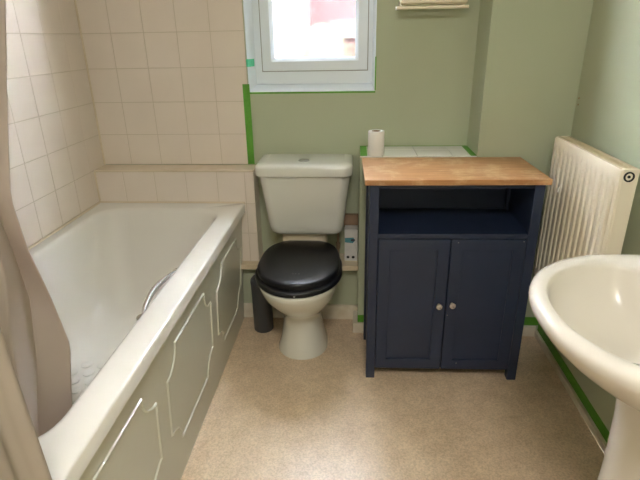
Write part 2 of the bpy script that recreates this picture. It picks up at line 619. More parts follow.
hexa(bm, [(WX1 - 0.004, YW - 0.003, WZ0), (WX1 - e, YW - 0.003, WZ0), (WX1 - e, YF + 0.05, WZ0), (FX1 - 0.01, YF + 0.05, WZ0),
          (WX1 - 0.004, YW - 0.003, WZ1 - e), (WX1 - e, YW - 0.003, WZ1 - e), (WX1 - e, YF + 0.05, WZ1 - e), (FX1 - 0.01, YF + 0.05, WZ1 - e)])
box(bm, WX0 + e, WX1 - e, YW - 0.003, YF + 0.05, FZ1, WZ1 - e)
link('window_reveal', bm, M['upvc'], win, smooth=False)


def frame(bm, x0, x1, z0, z1, w, y0, y1, chamfer=0.0, wb=None):
    """picture-frame of four mitred bars, inner edge chamfered backwards."""
    o = [(x0, z0), (x1, z0), (x1, z1), (x0, z1)]
    wb = w if wb is None else wb
    i = [(x0 + w, z0 + wb), (x1 - w, z0 + wb), (x1 - w, z1 - w), (x0 + w, z1 - w)]
    c = chamfer
    k = [(x0 + w - c, z0 + wb - c), (x1 - w + c, z0 + wb - c), (x1 - w + c, z1 - w + c), (x0 + w - c, z1 - w + c)]
    A = [bm.verts.new((a, y0, b)) for a, b in o]
    K = [bm.verts.new((a, y0, b)) for a, b in k]
    I = [bm.verts.new((a, y0 + c, b)) for a, b in i]
    J = [bm.verts.new((a, y1, b)) for a, b in i]
    B = [bm.verts.new((a, y1, b)) for a, b in o]
    for R, S in ((A, K), (K, I), (I, J), (J, B), (B, A)):
        for q in range(4):
            r = (q + 1) % 4
            if (R[q].co - S[q].co).length > 1e-7:
                bm.faces.new((R[q], R[r], S[r], S[q]))


bm = bmesh.new()
frame(bm, FX0, FX1, FZ0, FZ1, 0.036, YF, YF + 0.07, 0.0, wb=0.062)
fr = link('window_frame', bm, M['upvc'], win, bevel=0.002)
bm = bmesh.new()
frame(bm, -0.430, 0.0545, 1.240, 1.64, 0.056, YF - 0.008, YF + 0.052, 0.016)
link('window_sash', bm, M['upvc'], win, bevel=0.002)
bm = bmesh.new()
frame(bm, -0.434, 0.0585, 1.236, 1.644, 0.006, YF - 0.003, YF + 0.01, 0.0)
link('window_gasket', bm, M['rubber'], win)
bm = bx(-0.380, 0.0045, YF + 0.022, YF + 0.030, 1.290, 1.590)
link('window_pane', bm, M['glass'], win, smooth=False)
bm = bmesh.new()
box(bm, FX0 + 0.034, FX1 - 0.022, YF + 0.004, YF + 0.06, 1.645, 1.675)
link('window_transom', bm, M['upvc'], win, bevel=0.002)
bm = bmesh.new()  # unseen fanlight, added so that more skylight enters
frame(bm, -0.430, 0.0545, 1.676, 2.02, 0.030, YF - 0.004, YF + 0.052, 0.012)
link('added_fanlight_sash', bm, M['upvc'], win, bevel=0.002)
link('added_fanlight_pane', bx(-0.402, 0.0265, YF + 0.022, YF + 0.030, 1.704, 1.992), M['clear'], win, smooth=False)

# ------------------------------------------------------------------ door behind the camera
door = bpy.data.objects.new('door_1', None)
COL.objects.link(door)
door.location = (0.2, YN, 0)
door['kind'] = 'structure'
bm = bmesh.new()
box(bm, -0.38, -0.32, YN, YN + 0.018, 0, 2.04)
box(bm, 0.48, 0.54, YN, YN + 0.018, 0, 2.04)
box(bm, -0.38, 0.54, YN, YN + 0.018, 2.0, 2.06)
link('door_frame', bm, M['door'], door, bevel=0.003)
bm = bmesh.new()
box(bm, -0.32, 0.48, YN + 0.001, YN + 0.01, 0.004, 2.0)
for xa, xb in ((-0.22, 0.03), (0.13, 0.38)):
    for za, zb in ((0.2, 0.85), (1.05, 1.85)):
        box(bm, xa, xb, YN + 0.01, YN + 0.015, za, zb)
link('door_leaf', bm, M['door'], door, bevel=0.003)
bm = bmesh.new()
tube(bm, [(0.42, YN + 0.01, 1.0), (0.42, YN + 0.06, 1.0), (0.30, YN + 0.06, 1.0)], 0.009, 10)
link('door_handle', bm, M['chrome'], door)

# ------------------------------------------------------------------ bath
bath = thing('bathtub', 'long white bathtub with chrome grab handle along the tiled left wall', 'bathtub', (-0.9, 1.43, 0))
bm = bmesh.new()
bx0, bx1, by0, by1 = XL + 0.001, -0.5257, 0.585, YE - 0.001
n = 10
L = [rr(bx0, bx1 - 0.03, by0, by1, ZR - 0.045, 0.012, n),
     rr(bx0, bx1, by0, by1, ZR - 0.043, 0.012, n),
     rr(bx0, bx1, by0, by1, ZR - 0.007, 0.012, n),
     rr(bx0, bx1 - 0.0015, by0 + 0.001, by1, ZR - 0.0025, 0.012, n),
     rr(bx0, bx1 - 0.006, by0 + 0.004, by1, ZR, 0.012, n),
     rr(-1.206, -0.606, 0.690, 2.205, ZR, (0.13, 0.12, 0.12, 0.12), n),
     rr(-1.196, -0.616, 0.700, 2.192, ZR - 0.004, (0.13, 0.12, 0.12, 0.12), n),
     rr(-1.188, -0.624, 0.708, 2.180, ZR - 0.018, (0.13, 0.12, 0.12, 0.12), n),
     rr(-1.178, -0.634, 0.722, 2.145, ZR - 0.085, (0.135, 0.12, 0.12, 0.12), n),
     rr(-1.160, -0.650, 0.745, 2.070, ZR - 0.20, (0.14, 0.13, 0.13, 0.13), n),
     rr(-1.138, -0.670, 0.775, 1.975, ZR - 0.315, (0.15, 0.15, 0.13, 0.13), n),
     rr(-1.110, -0.695, 0.81, 1.90, ZR - 0.368, (0.15, 0.15, 0.13, 0.13), n),
     rr(-1.06, -0.745, 0.87, 1.83, ZR - 0.388, (0.12, 0.12, 0.10, 0.10), n),
     rr(-0.98, -0.82, 1.1, 1.5, ZR - 0.392, 0.06, n)]
loft(bm, L, cap0=False)
link('tub', bm, M['bath'], bath, angle=60)

SL = 0.033 / 0.603      # the panel leans out towards the rim
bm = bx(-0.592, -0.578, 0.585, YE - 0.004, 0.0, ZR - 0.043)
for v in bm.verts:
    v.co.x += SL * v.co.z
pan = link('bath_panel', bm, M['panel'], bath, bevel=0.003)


def notched(y0, y1, za, zb, r):
    """notched-corner rectangle (concave quarter-round corners) in the Y-Z plane."""
    pts = []
    # start bottom-left corner, going along the bottom to the right
    for cy, cz, a0 in ((y0, za, PI / 2), (y1, za, PI), (y1, zb, 1.5 * PI), (y0, zb, 0.0)):
        for i in range(9):
            a = a0 - i * PI / 16
            pts.append((cy + r * math.cos(a), cz + r * math.sin(a)))
    return pts


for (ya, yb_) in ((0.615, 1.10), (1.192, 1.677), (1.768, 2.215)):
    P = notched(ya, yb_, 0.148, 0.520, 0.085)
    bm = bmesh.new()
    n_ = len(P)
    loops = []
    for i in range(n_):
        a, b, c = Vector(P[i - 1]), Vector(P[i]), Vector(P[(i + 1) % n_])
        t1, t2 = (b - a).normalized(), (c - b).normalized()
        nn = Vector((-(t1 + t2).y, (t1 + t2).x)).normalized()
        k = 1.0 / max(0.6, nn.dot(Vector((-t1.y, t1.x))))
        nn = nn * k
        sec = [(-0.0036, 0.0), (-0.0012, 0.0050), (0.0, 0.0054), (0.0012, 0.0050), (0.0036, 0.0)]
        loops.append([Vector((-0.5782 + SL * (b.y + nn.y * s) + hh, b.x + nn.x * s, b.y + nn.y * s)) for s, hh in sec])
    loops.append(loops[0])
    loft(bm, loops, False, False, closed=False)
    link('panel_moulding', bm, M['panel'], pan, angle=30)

bm = bmesh.new()       # embossed anti-slip dots on the bath floor
for i in range(12):
    for j in range(4):
        y = 0.98 + i * 0.048
        x = -1.03 + j * 0.062 + (0.031 if i % 2 else 0)
        zf = ZR - 0.391
        lathe(bm, [(0.021, zf), (0.021, zf + 0.0022), (0.019, zf + 0.003)], x, y, 14)
link('anti_slip_dots', bm, M['slip'], bath)

hd = []
for i in range(17):
    u = i / 16
    s = math.sin(PI * u) ** 0.75
    hd.append((-0.618 - 0.026 * s, 1.25 + 0.315 * u, ZR - 0.018 + 0.008 * s))
bm = bmesh.new()
tube(bm, hd, [0.006 + 0.004 * math.sin(PI * i / 16) for i in range(17)], 12)
for y in (1.25, 1.565):
    loops = []
    for (dx, r) in ((0.006, 0.016), (-0.004, 0.015), (-0.012, 0.008)):
        loops.append([Vector((-0.626 + dx, y + 1.2 * r * math.cos(a * PI / 8), ZR - 0.022 + r * 0.7 * math.sin(a * PI / 8))) for a in range(16)])
    loft(bm, loops)
g = link('grab_handle', bm, M['chrome'], bath)
g['label'] = 'curved chrome grab handle'

# ------------------------------------------------------------------ toilet
TX = -0.240
toil = thing('toilet', 'white close-coupled toilet with glossy black seat and lid', 'toilet', (TX, 2.1, 0))
bm = bmesh.new()
L = [egg(TX, 1.926, 2.262, 0.117, 0.0, ymid=2.05),
     egg(TX, 1.926, 2.262, 0.117, 0.012, ymid=2.05),
     egg(TX, 1.938, 2.26, 0.103, 0.05, ymid=2.05),
     egg(TX, 1.950, 2.26, 0.094, 0.11, ymid=2.06),
     egg(TX, 1.955, 2.26, 0.088, 0.17, ymid=2.06),
     egg(TX, 1.940, 2.26, 0.092, 0.205, ymid=2.05),
     egg(TX, 1.895, 2.26, 0.112, 0.245, ymid=2.02),
     egg(TX, 1.840, 2.26, 0.138, 0.29, ymid=2.0),
     egg(TX, 1.790, 2.26, 0.160, 0.34, ymid=1.98),
     egg(TX, 1.760, 2.26, 0.172, 0.385, ymid=1.97),
     egg(TX, 1.752, 2.26, 0.175, 0.408, ymid=1.97),
     egg(TX, 1.756, 2.255, 0.171, 0.414, ymid=1.97),
     egg(TX, 1.80, 2.18, 0.125, 0.414, ymid=1.98),
     egg(TX, 1.81, 2.17, 0.115, 0.38, ymid=1.98),
     egg(TX, 1.90, 2.08, 0.06, 0.27, ymid=1.99)]
loft(bm, L)
pn = link('toilet_pan', bm, M['porc'], toil, angle=60)
bm = bmesh.new()
L = [rr(TX - 0.108, TX + 0.108, 2.240, 2.36, 0.385, 0.02, 5),
     rr(TX - 0.108, TX + 0.108, 2.240, 2.38, 0.50, 0.02, 5),
     rr(TX - 0.102, TX + 0.102, 2.232, 2.38, 0.508, 0.02, 5),
     rr(TX - 0.102, TX + 0.102, 2.232, 2.38, 0.5165, 0.02, 5)]
loft(bm, L)
o = link('cistern_platform', bm, M['porcc'], toil)
o['label'] = 'cream rear platform of the pan under the cistern'

CX0, CX1 = -0.428, -0.019
bm = bmesh.new()
L = []
for t_, inset in ((0.0, 0.024), (0.02, 0.010), (0.06, 0.003), (0.15, 0.0), (0.5, 0.0), (1.0, 0.0)):
    z = 0.516 + t_ * 0.296
    xa = -0.396 + (-0.432 + 0.396) * t_ + inset
    xb = -0.053 + (-0.017 + 0.053) * t_ - inset
    yf = 2.182 - 0.022 * t_ + inset
    L.append(rr(xa, xb, yf, 2.386 - inset * 0.3, z, (0.012, 0.012, 0.045, 0.045), 8))
loft(bm, L)
ci = link('cistern', bm, M['porc'], toil, angle=60)
bm = bmesh.new()
r4 = (0.008, 0.008, 0.05, 0.05)
L = [rr(-0.438, -0.013, 2.152, 2.388, 0.808, r4, 10),
     rr(-0.447, -0.006, 2.143, 2.390, 0.812, r4, 10),
     rr(-0.448, -0.005, 2.142, 2.390, 0.846, r4, 10),
     rr(-0.445, -0.008, 2.145, 2.390, 0.854, r4, 10),
     rr(-0.437, -0.016, 2.154, 2.388, 0.860, r4, 10),
     rr(-0.400, -0.045, 2.18, 2.38, 0.863, r4, 10)]
loft(bm, L)
ld = link('cistern_lid', bm, M['porc'], toil, angle=50)
bm = bmesh.new()
lathe(bm, [(0.026, 0.862), (0.026, 0.8645), (0.024, 0.8658), (0.0225, 0.8648), (0.0005, 0.865)], -0.230, 2.245, 28, cap0=True)
o = link('flush_button', bm, M['button'], ld)
bm = bmesh.new()
oL = [(0.0, 0.415), (0.004, 0.412), (0.008, 0.4135), (0.008, 0.426), (0.004, 0.4325), (0.0, 0.433)]
L = []
for ins, z in ((0.006, 0.4155), (0.0, 0.419), (0.0, 0.433), (0.006, 0.4395)):
    L.append(egg(TX, 1.752 + ins, 2.225 - ins, 0.191 - ins, z, ymid=1.985, pb=2.9))
inner = [egg(TX, 1.81, 2.15, 0.115, z, ymid=1.985) for z in (0.4395, 0.4155)]
loft(bm, L + inner + [L[0]], False, False)
st = link('toilet_seat', bm, M['seat'], toil, angle=50)
bm = bmesh.new()
L = []
for ins, z in ((0.008, 0.4405), (0.0, 0.445), (0.0, 0.461), (0.004, 0.467), (0.012, 0.4698), (0.06, 0.4715)):
    e_ = egg(TX, 1.772 + ins, 2.252 - ins * 0.5, 0.180 - ins, z, ymid=1.985, pb=3.0)
    L.append(e_)
# square the hinge end of the lid
for e_ in L:
    for v in e_:
        if v.y > 2.13:
            k = (v.y - 2.13) / 0.12
            lim = 0.180 - 0.072 * min(1, k) ** 1.5
            v.x = TX + max(-lim, min(lim, v.x - TX))
loft(bm, L)
lid = link('toilet_lid', bm, M['seat'], toil, angle=50)
for sx in (-1, 1):
    bm = bmesh.new()
    tube(bm, [(TX + sx * 0.075 - 0.02, 2.228, 0.437), (TX + sx * 0.075 + 0.02, 2.228, 0.437)], 0.007, 12)
    link('hinge', bm, M['chrome'], toil)
for dx in (-0.012, 0.0, 0.014):
    bm = bmesh.new()
    lathe(bm, [(0.0016, 0.4706), (0.0016, 0.472)], TX + dx, 1.868, 8)
    link('paint_speck', bm, M['seatwhite'], lid)
bm = bmesh.new()
lathe(bm, [(0.004, 0.4285), (0.004, 0.43)], -0.235, 1.742, 10)
for v in bm.verts:
    v.co = Vector((v.co.x, 1.7515 + (v.co.z - 0.4285), 0.426 + (v.co.y - 1.742)))
link('seat_buffer', bm, M['seatwhite'], st)

# water supply pipe and batten at the right of the cistern
bm = bmesh.new()
tube(bm, [(-0.078, 2.335, 0.3362), (-0.078, 2.335, 0.514)], 0.0065, 10)
tube(bm, [(-0.078, 2.335, 0.39), (-0.078, 2.335, 0.42)], 0.011, 10)
tag(link('water_pipe', bm, M['pipe']), 'thin vertical water supply pipe under the right end of the cistern', 'pipe')
tag(link('wooden_batten', bx(-0.050, BX0 - 0.001, 2.366, YW - 0.001, 0.492, 0.556), M['batten'], bevel=0.002),
    'short brown wooden batten fixed on the wall behind the small carton', 'batten')

# small carton standing on the low shelf
car = thing('carton', 'small white and teal carton on the low shelf right of the toilet', 'box', (-0.0125, 2.33, 0.336))
link('carton_body', bx(-0.0455, 0.0195, 2.300, 2.362, 0.3362, 0.505), M['pack'], car, bevel=0.0015)
bm = bmesh.new()
vs_ = [(-0.0435, 0.437), (-0.004, 0.433), (0.007, 0.449), (-0.002, 0.463), (-0.0435, 0.460)]
loft(bm, [[Vector((x, y, z)) for x, z in vs_] for y in (2.3002, 2.2992)])
link('print_band', bm, M['teal'], car, smooth=False)
bm = bmesh.new()
for x, z, w in ((-0.004, 0.449, 0.011),):
    loft(bm, [[Vector((x + w * math.cos(a * PI / 8), y, z + 0.007 * math.sin(a * PI / 8))) for a in range(16)] for y in (2.3001, 2.2985)])
link('print_spot', bm, M['tealdark'], car, smooth=False)
for x in (-0.028, -0.002):
    bm = bmesh.new()
    loft(bm, [[Vector((x + 0.0075 * math.cos(a * PI / 8), y, 0.357 + 0.007 * math.sin(a * PI / 8))) for a in range(16)] for y in (2.3001, 2.299)])
    link('cut_out_shade', bm, M['dark'], car, smooth=False)  # dark discs on the face; shade of the holes put into the colour

# dark grey cylinder on the floor
bru = thing('brush_holder', 'slim dark grey plastic cylinder on the floor between bath and toilet', 'bin', (-0.459, 2.19, 0))
bm = bmesh.new()
lathe(bm, [(0.046, 0.0), (0.049, 0.004), (0.0495, 0.26)], -0.456, 2.190, 32)
link('holder_body', bm, M['bin'], bru)
bm = bmesh.new()
lathe(bm, [(0.0515, 0.258), (0.0520, 0.268), (0.050, 0.285), (0.040, 0.296), (0.015, 0.300), (0.001, 0.3005)], -0.456, 2.190, 32)
link('holder_lid', bm, M['bin'], bru)

# ------------------------------------------------------------------ cabinet
cab = thing('bathroom_cabinet', 'navy blue freestanding cabinet with oak top, open shelf and two doors', 'cabinet', (0.374, 1.99, 0))
A0, A1, F, K = 0.0565, 0.6989, 1.8216, 2.152
link('worktop', bx(0.0375, 0.7109, 1.7991, 2.1635, 0.8750, 0.8962), M['oak'], cab, bevel=0.002)
for (xa, xb) in ((A0, A0 + 0.037), (A1 - 0.037, A1)):
    for (ya, yb_) in ((F, F + 0.036), (K - 0.036, K)):
        link('leg', bx(xa, xb, ya, yb_, 0.0, 0.874), M['navy'], cab, bevel=0.002)
for xa in (A0 + 0.008, A1 - 0.026):
    link('side_panel', bx(xa, xa + 0.018, F + 0.036, K - 0.036, 0.045, 0.874), M['navy'], cab, bevel=0.001)
link('back_panel', bx(A0 + 0.037, A1 - 0.037, K - 0.014, K - 0.004, 0.045, 0.874), M['navy'], cab, smooth=False)
link('shelf', bx(A0 + 0.027, A1 - 0.027, F + 0.003, K - 0.015, 0.656, 0.674), M['navy'], cab, bevel=0.001)
link('base_board', bx(A0 + 0.027, A1 - 0.027, F + 0.024, K - 0.015, 0.043, 0.059), M['navy'], cab, bevel=0.001)
link('top_rail', bx(A0 + 0.037, A1 - 0.037, F + 0.002, F + 0.020, 0.856, 0.8743), M['navy'], cab, bevel=0.001)


def cab_door(x0, x1, kx, kz):
    z0_, z1_, w = 0.052, 0.652, 0.046
    d = bmesh.new()
    frame(d, x0, x1, z0_, z1_, w, F + 0.001, F + 0.019, 0.0)
    box(d, x0 + w - 0.004, x1 - w + 0.004, F + 0.008, F + 0.016, z0_ + w - 0.004, z1_ - w + 0.004)
    D = link('door', d, M['navy'], cab, bevel=0.0012)
    kb = bmesh.new()
    lathe(kb, [(0.006, 0.0), (0.0055, 0.008), (0.0105, 0.013), (0.0125, 0.018), (0.011, 0.0235), (0.006, 0.0265), (0.0005, 0.027)], 0, 0, 20)
    for v in kb.verts:
        v.co = Vector((kx + v.co.x, F + 0.001 - v.co.z, kz + v.co.y))
    link('knob', kb, M['knob'], D)['label'] = 'small worn off-white round knob'
    return D


cab_door(A0 + 0.039, 0.3725, 0.3455, 0.366)
rd = cab_door(0.3765, A1 - 0.039, 0.3985, 0.371)
for x, z in ((0.402, 0.640), (0.650, 0.645), (0.384, 0.318), (0.440, 0.083)):
    bm = bmesh.new()
    loft(bm, [[Vector((x + 0.0022 * math.cos(a * PI / 4), y, z + 0.0018 * math.sin(a * PI / 4))) for a in range(8)] for y in (F + 0.0015, F + 0.0004)])
    link('paint_chip', bm, M['chip'], rd, smooth=False)

cab.rotation_euler = (0, 0, 0.018)
cab.location += Vector((-0.0015, -0.0065, 0))

# toilet roll on the tiled boxing
roll = thing('toilet_roll', 'white toilet roll standing on the tiled boxing behind the oak top', 'toilet roll', (0.094, 2.205, ZH))
bm = bmesh.new()
lathe(bm, [(0.021, ZH + 0.001), (0.0345, ZH + 0.001), (0.0355, ZH + 0.003), (0.0355, ZH + 0.103), (0.0345, ZH + 0.105), (0.0215, ZH + 0.105), (0.0205, ZH + 0.103), (0.0205, ZH + 0.002), (0.021, ZH + 0.001)],
      0.094, 2.205, 40, cap0=False, cap1=False)
link('paper', bm, M['paper'], roll)
bm = bmesh.new()
lathe(bm, [(0.0203, ZH + 0.001), (0.0203, ZH + 0.1045), (0.0188, ZH + 0.1045), (0.0188, ZH + 0.001), (0.0203, ZH + 0.001)], 0.094, 2.205, 32, cap0=False, cap1=False)
link('cardboard_core', bm, M['card'], roll)

# ------------------------------------------------------------------ radiator
rad = thing('radiator', 'cream panel radiator with vertical ribs on the right wall', 'radiator', (0.85, 1.81, 0.39))
RY0, RY1, RX0, RX1, RZ0, RZ1 = 1.541, 2.083, 0.803, 0.862, 0.39, 0.998
NR = 12
p = (RY1 - RY0 - 0.044) / NR


def flute(y):
    """depth (towards the wall) of the front panel at y: flat lands with pressed channels."""
    u = (y - RY0 - 0.022) / p
    if u < 0 or u > NR:
        return 0.0
    f_ = abs((u % 1.0) - 0.5) * 2     # 0 middle of the rib, 1 in the channel
    return 0.012 * max(0.0, min(1.0, (f_ - 0.50) / 0.30))


ys = []
for i in range(NR * 12 + 1):
    ys.append(RY0 + 0.022 + i * p / 12)
ys = [RY0, RY0 + 0.008] + ys + [RY1 - 0.008, RY1]
zs = [(RZ0, 0), (RZ0 + 0.03, 0), (RZ0 + 0.045, 1), (RZ1 - 0.055, 1), (RZ1 - 0.040, 0.0), (RZ1 - 0.006, 0), (RZ1, -1)]
bm = bmesh.new()
rows = []
for z, k in zs:
    row = []
    for y in ys:
        d = flute(y) * max(k, 0) + (0.005 if k < 0 else 0)
        if y in (RY0, RY1):
            d += 0.005
        row.append(Vector((RX0 + d, y, z)))
    rows.append(row)
loft(bm, rows, False, False, closed=False)
bm2 = rows
bk = [[Vector((RX0 + 0.018, v.y, v.z)) for v in row] for row in rows]
loft(bm, bk, False, False, closed=False)
box(bm, RX0 + 0.006, RX0 + 0.018, RY0 + 0.001, RY1 - 0.001, RZ0, RZ1 - 0.004)
link('front_panel', bm, M['rad'], rad, angle=50)
link('rear_panel', bx(RX1 - 0.016, RX1, RY0 + 0.004, RY1 - 0.004, RZ0, RZ1 - 0.004), M['rad'], rad, bevel=0.003)
for ya, yb_ in ((RY0 - 0.001, RY0 + 0.012), (RY1 - 0.012, RY1 + 0.001)):
    link('side_cover', bx(RX0 + 0.010, RX1, ya, yb_, RZ0 + 0.012, RZ1 + 0.001), M['rad'], rad, bevel=0.003)
bm = bmesh.new()
box(bm, RX0 + 0.012, RX0 + 0.024, RY0 + 0.010, RY1 - 0.010, RZ1 - 0.006, RZ1 + 0.0005)
box(bm, RX1 - 0.012, RX1 - 0.001, RY0 + 0.010, RY1 - 0.010, RZ1 - 0.006, RZ1 + 0.0005)
y = RY0 + 0.014
while y < RY1 - 0.018:
    box(bm, RX0 + 0.018, RX1 - 0.008, y, y + 0.0042, RZ1 - 0.005, RZ1 - 0.0003)
    y += 0.0085
link('top_grille', bm, M['radtop'], rad, smooth=False)
link('core', bx(RX0 + 0.022, RX1 - 0.017, RY0 + 0.015, RY1 - 0.015, RZ0 + 0.02, RZ1 - 0.03), M['radtop'], rad, smooth=False)


def yring(bm, cx, cz, r0, r1, y0, y1, n=24):
    """ring facing -Y"""
    loops = []
    for r, y in ((r0, y1), (r1, y1), (r1, y0), (r0, y0), (r0, y1)):
        loops.append([Vector((cx + r * math.cos(2 * PI * k / n), y, cz + r * math.sin(2 * PI * k / n))) for k in range(n)])
    loft(bm, loops, False, False)


link('cover_cap', bx(RX0 + 0.011, RX1 - 0.001, RY0 - 0.0022, RY0 + 0.004, 0.948, RZ1), M['rad'], rad, bevel=0.0008)
bm = bmesh.new()
yring(bm, 0.832, 0.976, 0.0112, 0.0160, RY0 - 0.0055, RY0 - 0.0018)
bm.faces.new([bm.verts.new((0.832 + 0.0045 * math.cos(k * PI / 6), RY0 - 0.0046, 0.976 + 0.0045 * math.sin(k * PI / 6))) for k in range(12)])
bm.faces.new([bm.verts.new((0.832 + 0.0045 * math.cos(k * PI / 6), RY0 - 0.0024, 0.976 + 0.0045 * math.sin(k * PI / 6))) for k in range(12)])
link('port_ring', bm, M['black'], rad, smooth=False)['label'] = 'black ring around the valve port on the end cover'
for y in (RY0 + 0.16, RY1 - 0.12):
    link('wall_bracket', bx(RX1 - 0.001, XR + 0.0015, y - 0.012, y + 0.012, 0.45, 0.93), M['rad'], rad, bevel=0.001)
for y in (RY0 + 0.03, RY1 - 0.03):
    bm = bmesh.new()
    tube(bm, [(0.835, y, RZ0 + 0.01), (0.835, y, 0.35), (0.838, y, 0.342), (0.846, y, 0.34), (XR - 0.0005, y, 0.34)], 0.0075, 12)
    tube(bm, [(0.835, y, 0.355), (0.835, y, RZ0 + 0.001)], 0.014, 12)
    link('valve_pipe', bm, M['pipe'], rad)

# ------------------------------------------------------------------ basin on pedestal
BZ, BC = 0.81, 1.012
bas = thing('washbasin', 'white pedestal washbasin in the right foreground', 'basin', (0.70, BC, 0))


def dloop(x0, hw, z, xr=None, n=56, p=2.15, xc=0.735):
    """D outline: rounded nose toward -X at x0, straight back at xr."""
    if xr is None:
        xr = XR - 0.001
    out = []
    for i in range(n):
        a = 2 * PI * i / n
        c, s = math.cos(a), math.sin(a)
        if c < 0:
            x = xc - abs(c) ** (2 / p) * (xc - x0)
            y = BC + math.copysign(abs(s) ** (2 / p), s) * hw
        else:
            x = xc + abs(c) ** (2 / 6) * (xr - xc)
            y = BC + math.copysign(abs(s) ** (2 / 6.0), s) * hw
        out.append(Vector((x, y, z)))
    return out


def oloop(x0, x1, hw, z, n=56, p=2.15, k=0.66):
    """bowl outline: long nose to -X, short blunt back."""
    xc = x0 + (x1 - x0) * k
    out = []
    for i in range(n):
        a = 2 * PI * i / n
        c, s = math.cos(a), math.sin(a)
        hx = (xc - x0) if c < 0 else (x1 - xc)
        out.append(Vector((xc + math.copysign(abs(c) ** (2 / p), c) * hx, BC + math.copysign(abs(s) ** (2 / p), s) * hw, z)))
    return out


bm = bmesh.new()
L = [dloop(0.665, 0.10, 0.615, p=2.0), dloop(0.62, 0.135, 0.622, p=2.0), dloop(0.57, 0.19, 0.645, p=2.0),
     dloop(0.513, 0.25, 0.685), dloop(0.465, 0.295, 0.725), dloop(0.436, 0.316, 0.755), dloop(0.420, 0.326, 0.778),
     dloop(0.416, 0.329, 0.791), dloop(0.4185, 0.327, 0.802), dloop(0.426, 0.320, 0.809), dloop(0.436, 0.31, 0.812),
     oloop(0.449, 0.800, 0.262, 0.811, p=2.05), oloop(0.453, 0.797, 0.257, 0.808, p=2.05), oloop(0.458, 0.793, 0.251, 0.798, p=2.05), oloop(0.466, 0.786, 0.242, 0.770),
     oloop(0.482, 0.775, 0.222, 0.730), oloop(0.515, 0.755, 0.18, 0.690), oloop(0.56, 0.73, 0.13, 0.665), oloop(0.61, 0.70, 0.06, 0.655), oloop(0.64, 0.675, 0.017, 0.653)]
loft(bm, L)
link('basin_bowl', bm, M['porcw'], bas, angle=60)
bm = bmesh.new()
PX = 0.755
L = []
for z, rx, ry in ((0.0, 0.125, 0.125), (0.02, 0.122, 0.122), (0.06, 0.112, 0.110), (0.2, 0.103, 0.100), (0.35, 0.100, 0.096), (0.5, 0.103, 0.100), (0.63, 0.115, 0.115)):
    L.append([Vector((PX + rx * math.cos(2 * PI * k / 40), BC + ry * math.sin(2 * PI * k / 40), z)) for k in range(40)])
loft(bm, L)
link('pedestal', bm, M['porcw'], bas, angle=60)
bm = bmesh.new()
lathe(bm, [(0.024, 0.652), (0.024, 0.6585), (0.019, 0.660), (0.012, 0.657), (0.0008, 0.656)], 0.662, BC, 24)
link('waste', bm, M['chrome'], bas)
for dy in (-0.11, 0.11):
    bm = bmesh.new()
    lathe(bm, [(0.024, 0.812), (0.024, 0.818), (0.015, 0.824), (0.014, 0.87), (0.020, 0.876), (0.021, 0.905), (0.012, 0.912), (0.001, 0.913)], 0.858, BC + dy, 20)
    tube(bm, [(0.858, BC + dy, 0.855), (0.825, BC + dy, 0.872), (0.79, BC + dy, 0.868), (0.777, BC + dy, 0.850)], [0.011, 0.010, 0.009, 0.0095], 12)
    link('tap', bm, M['chrome'], bas)

# ------------------------------------------------------------------ masking tape
def tp(bm, label, m='tape', group=None):
    return tag(link('masking_tape', bm, M[m], smooth=False), label, 'tape', group)


tp(bx(-0.5205, -0.4880, YW - 0.0096, YW - 0.0082, 0.812, 1.187), 'tall vertical green tape strip along the tile edge below the window')
tp(bx(-0.492, 0.0925, YW - 0.0016, YW + 0.0008, 1.1420, 1.1502), 'thin green tape line under the white window sill')
bm = bx(0.0885, 0.0940, YW - 0.0040, YW + 0.0008, 1.154, 1.298)
tp(bm, 'thin upright green tape at the lower right edge of the window')
bm = bmesh.new()
ra, rb = Vector((WX0 + 0.0048, YW - 0.003, 0)), Vector((FX0 + 0.02, YF + 0.05, 0))
rn = Vector((rb.y - ra.y, -(rb.x - ra.x), 0)).normalized()
q0, q1 = ra.lerp(rb, 0.0) + rn * 0.0003, ra.lerp(rb, 0.44) + rn * 0.0003
hexa(bm, [(a.x, a.y, zz) for zz in (1.262, 1.295) for a in (q0, q0 + rn * 0.001, q1 + rn * 0.001, q1)])
box(bm, WX0 - 0.004, WX0 + 0.006, YW - 0.0045, YW - 0.0036, 1.262, 1.295)
tp(bm, 'short pale green tape piece across the left window edge', 'tapep')
tp(bx(BX0 + 0.002, BX0 + 0.032, YB + 0.002, YW - 0.012, ZH + 0.0001, ZH + 0.0008), 'green tape on the left edge of the boxing top beside the toilet roll', 'tape')
tp(bx(BX0 + 0.002, BX1 - 0.002, YW - 0.011, YW - 0.002, ZH + 0.0001, ZH + 0.0008), 'narrow green tape along the back edge of the white boxing top')
tp(bx(BX1 - 0.026, BX1 - 0.001, YB + 0.002, YW - 0.012, ZH + 0.0001, ZH + 0.0008), 'green tape on the right end of the white boxing top against the wall corner')
bm = bx(BX0, 0.10, YB - 0.0012, YB - 0.0002, 0.0585, 0.099)
box(bm, 0.0006, BX0, YB - 0.0012, YB + 0.03, 0.0582, 0.0595)
tp(bx(BX0 - 0.0005, 0.10, YB - 0.0016, YB - 0.0004, 0.0565, 0.096), 'green tape above the skirting left of the cabinet')
bm.free()
tp(bx(0.66, XR - 0.002, YB - 0.0016, YB - 0.0004, 0.0585, 0.103), 'green tape above the skirting behind the right side of the cabinet')
tp(bx(XR - 0.0016, XR - 0.0004, -0.30, YB - 0.004, 0.0325, 0.078), 'long green tape strip above the right wall skirting by the basin')

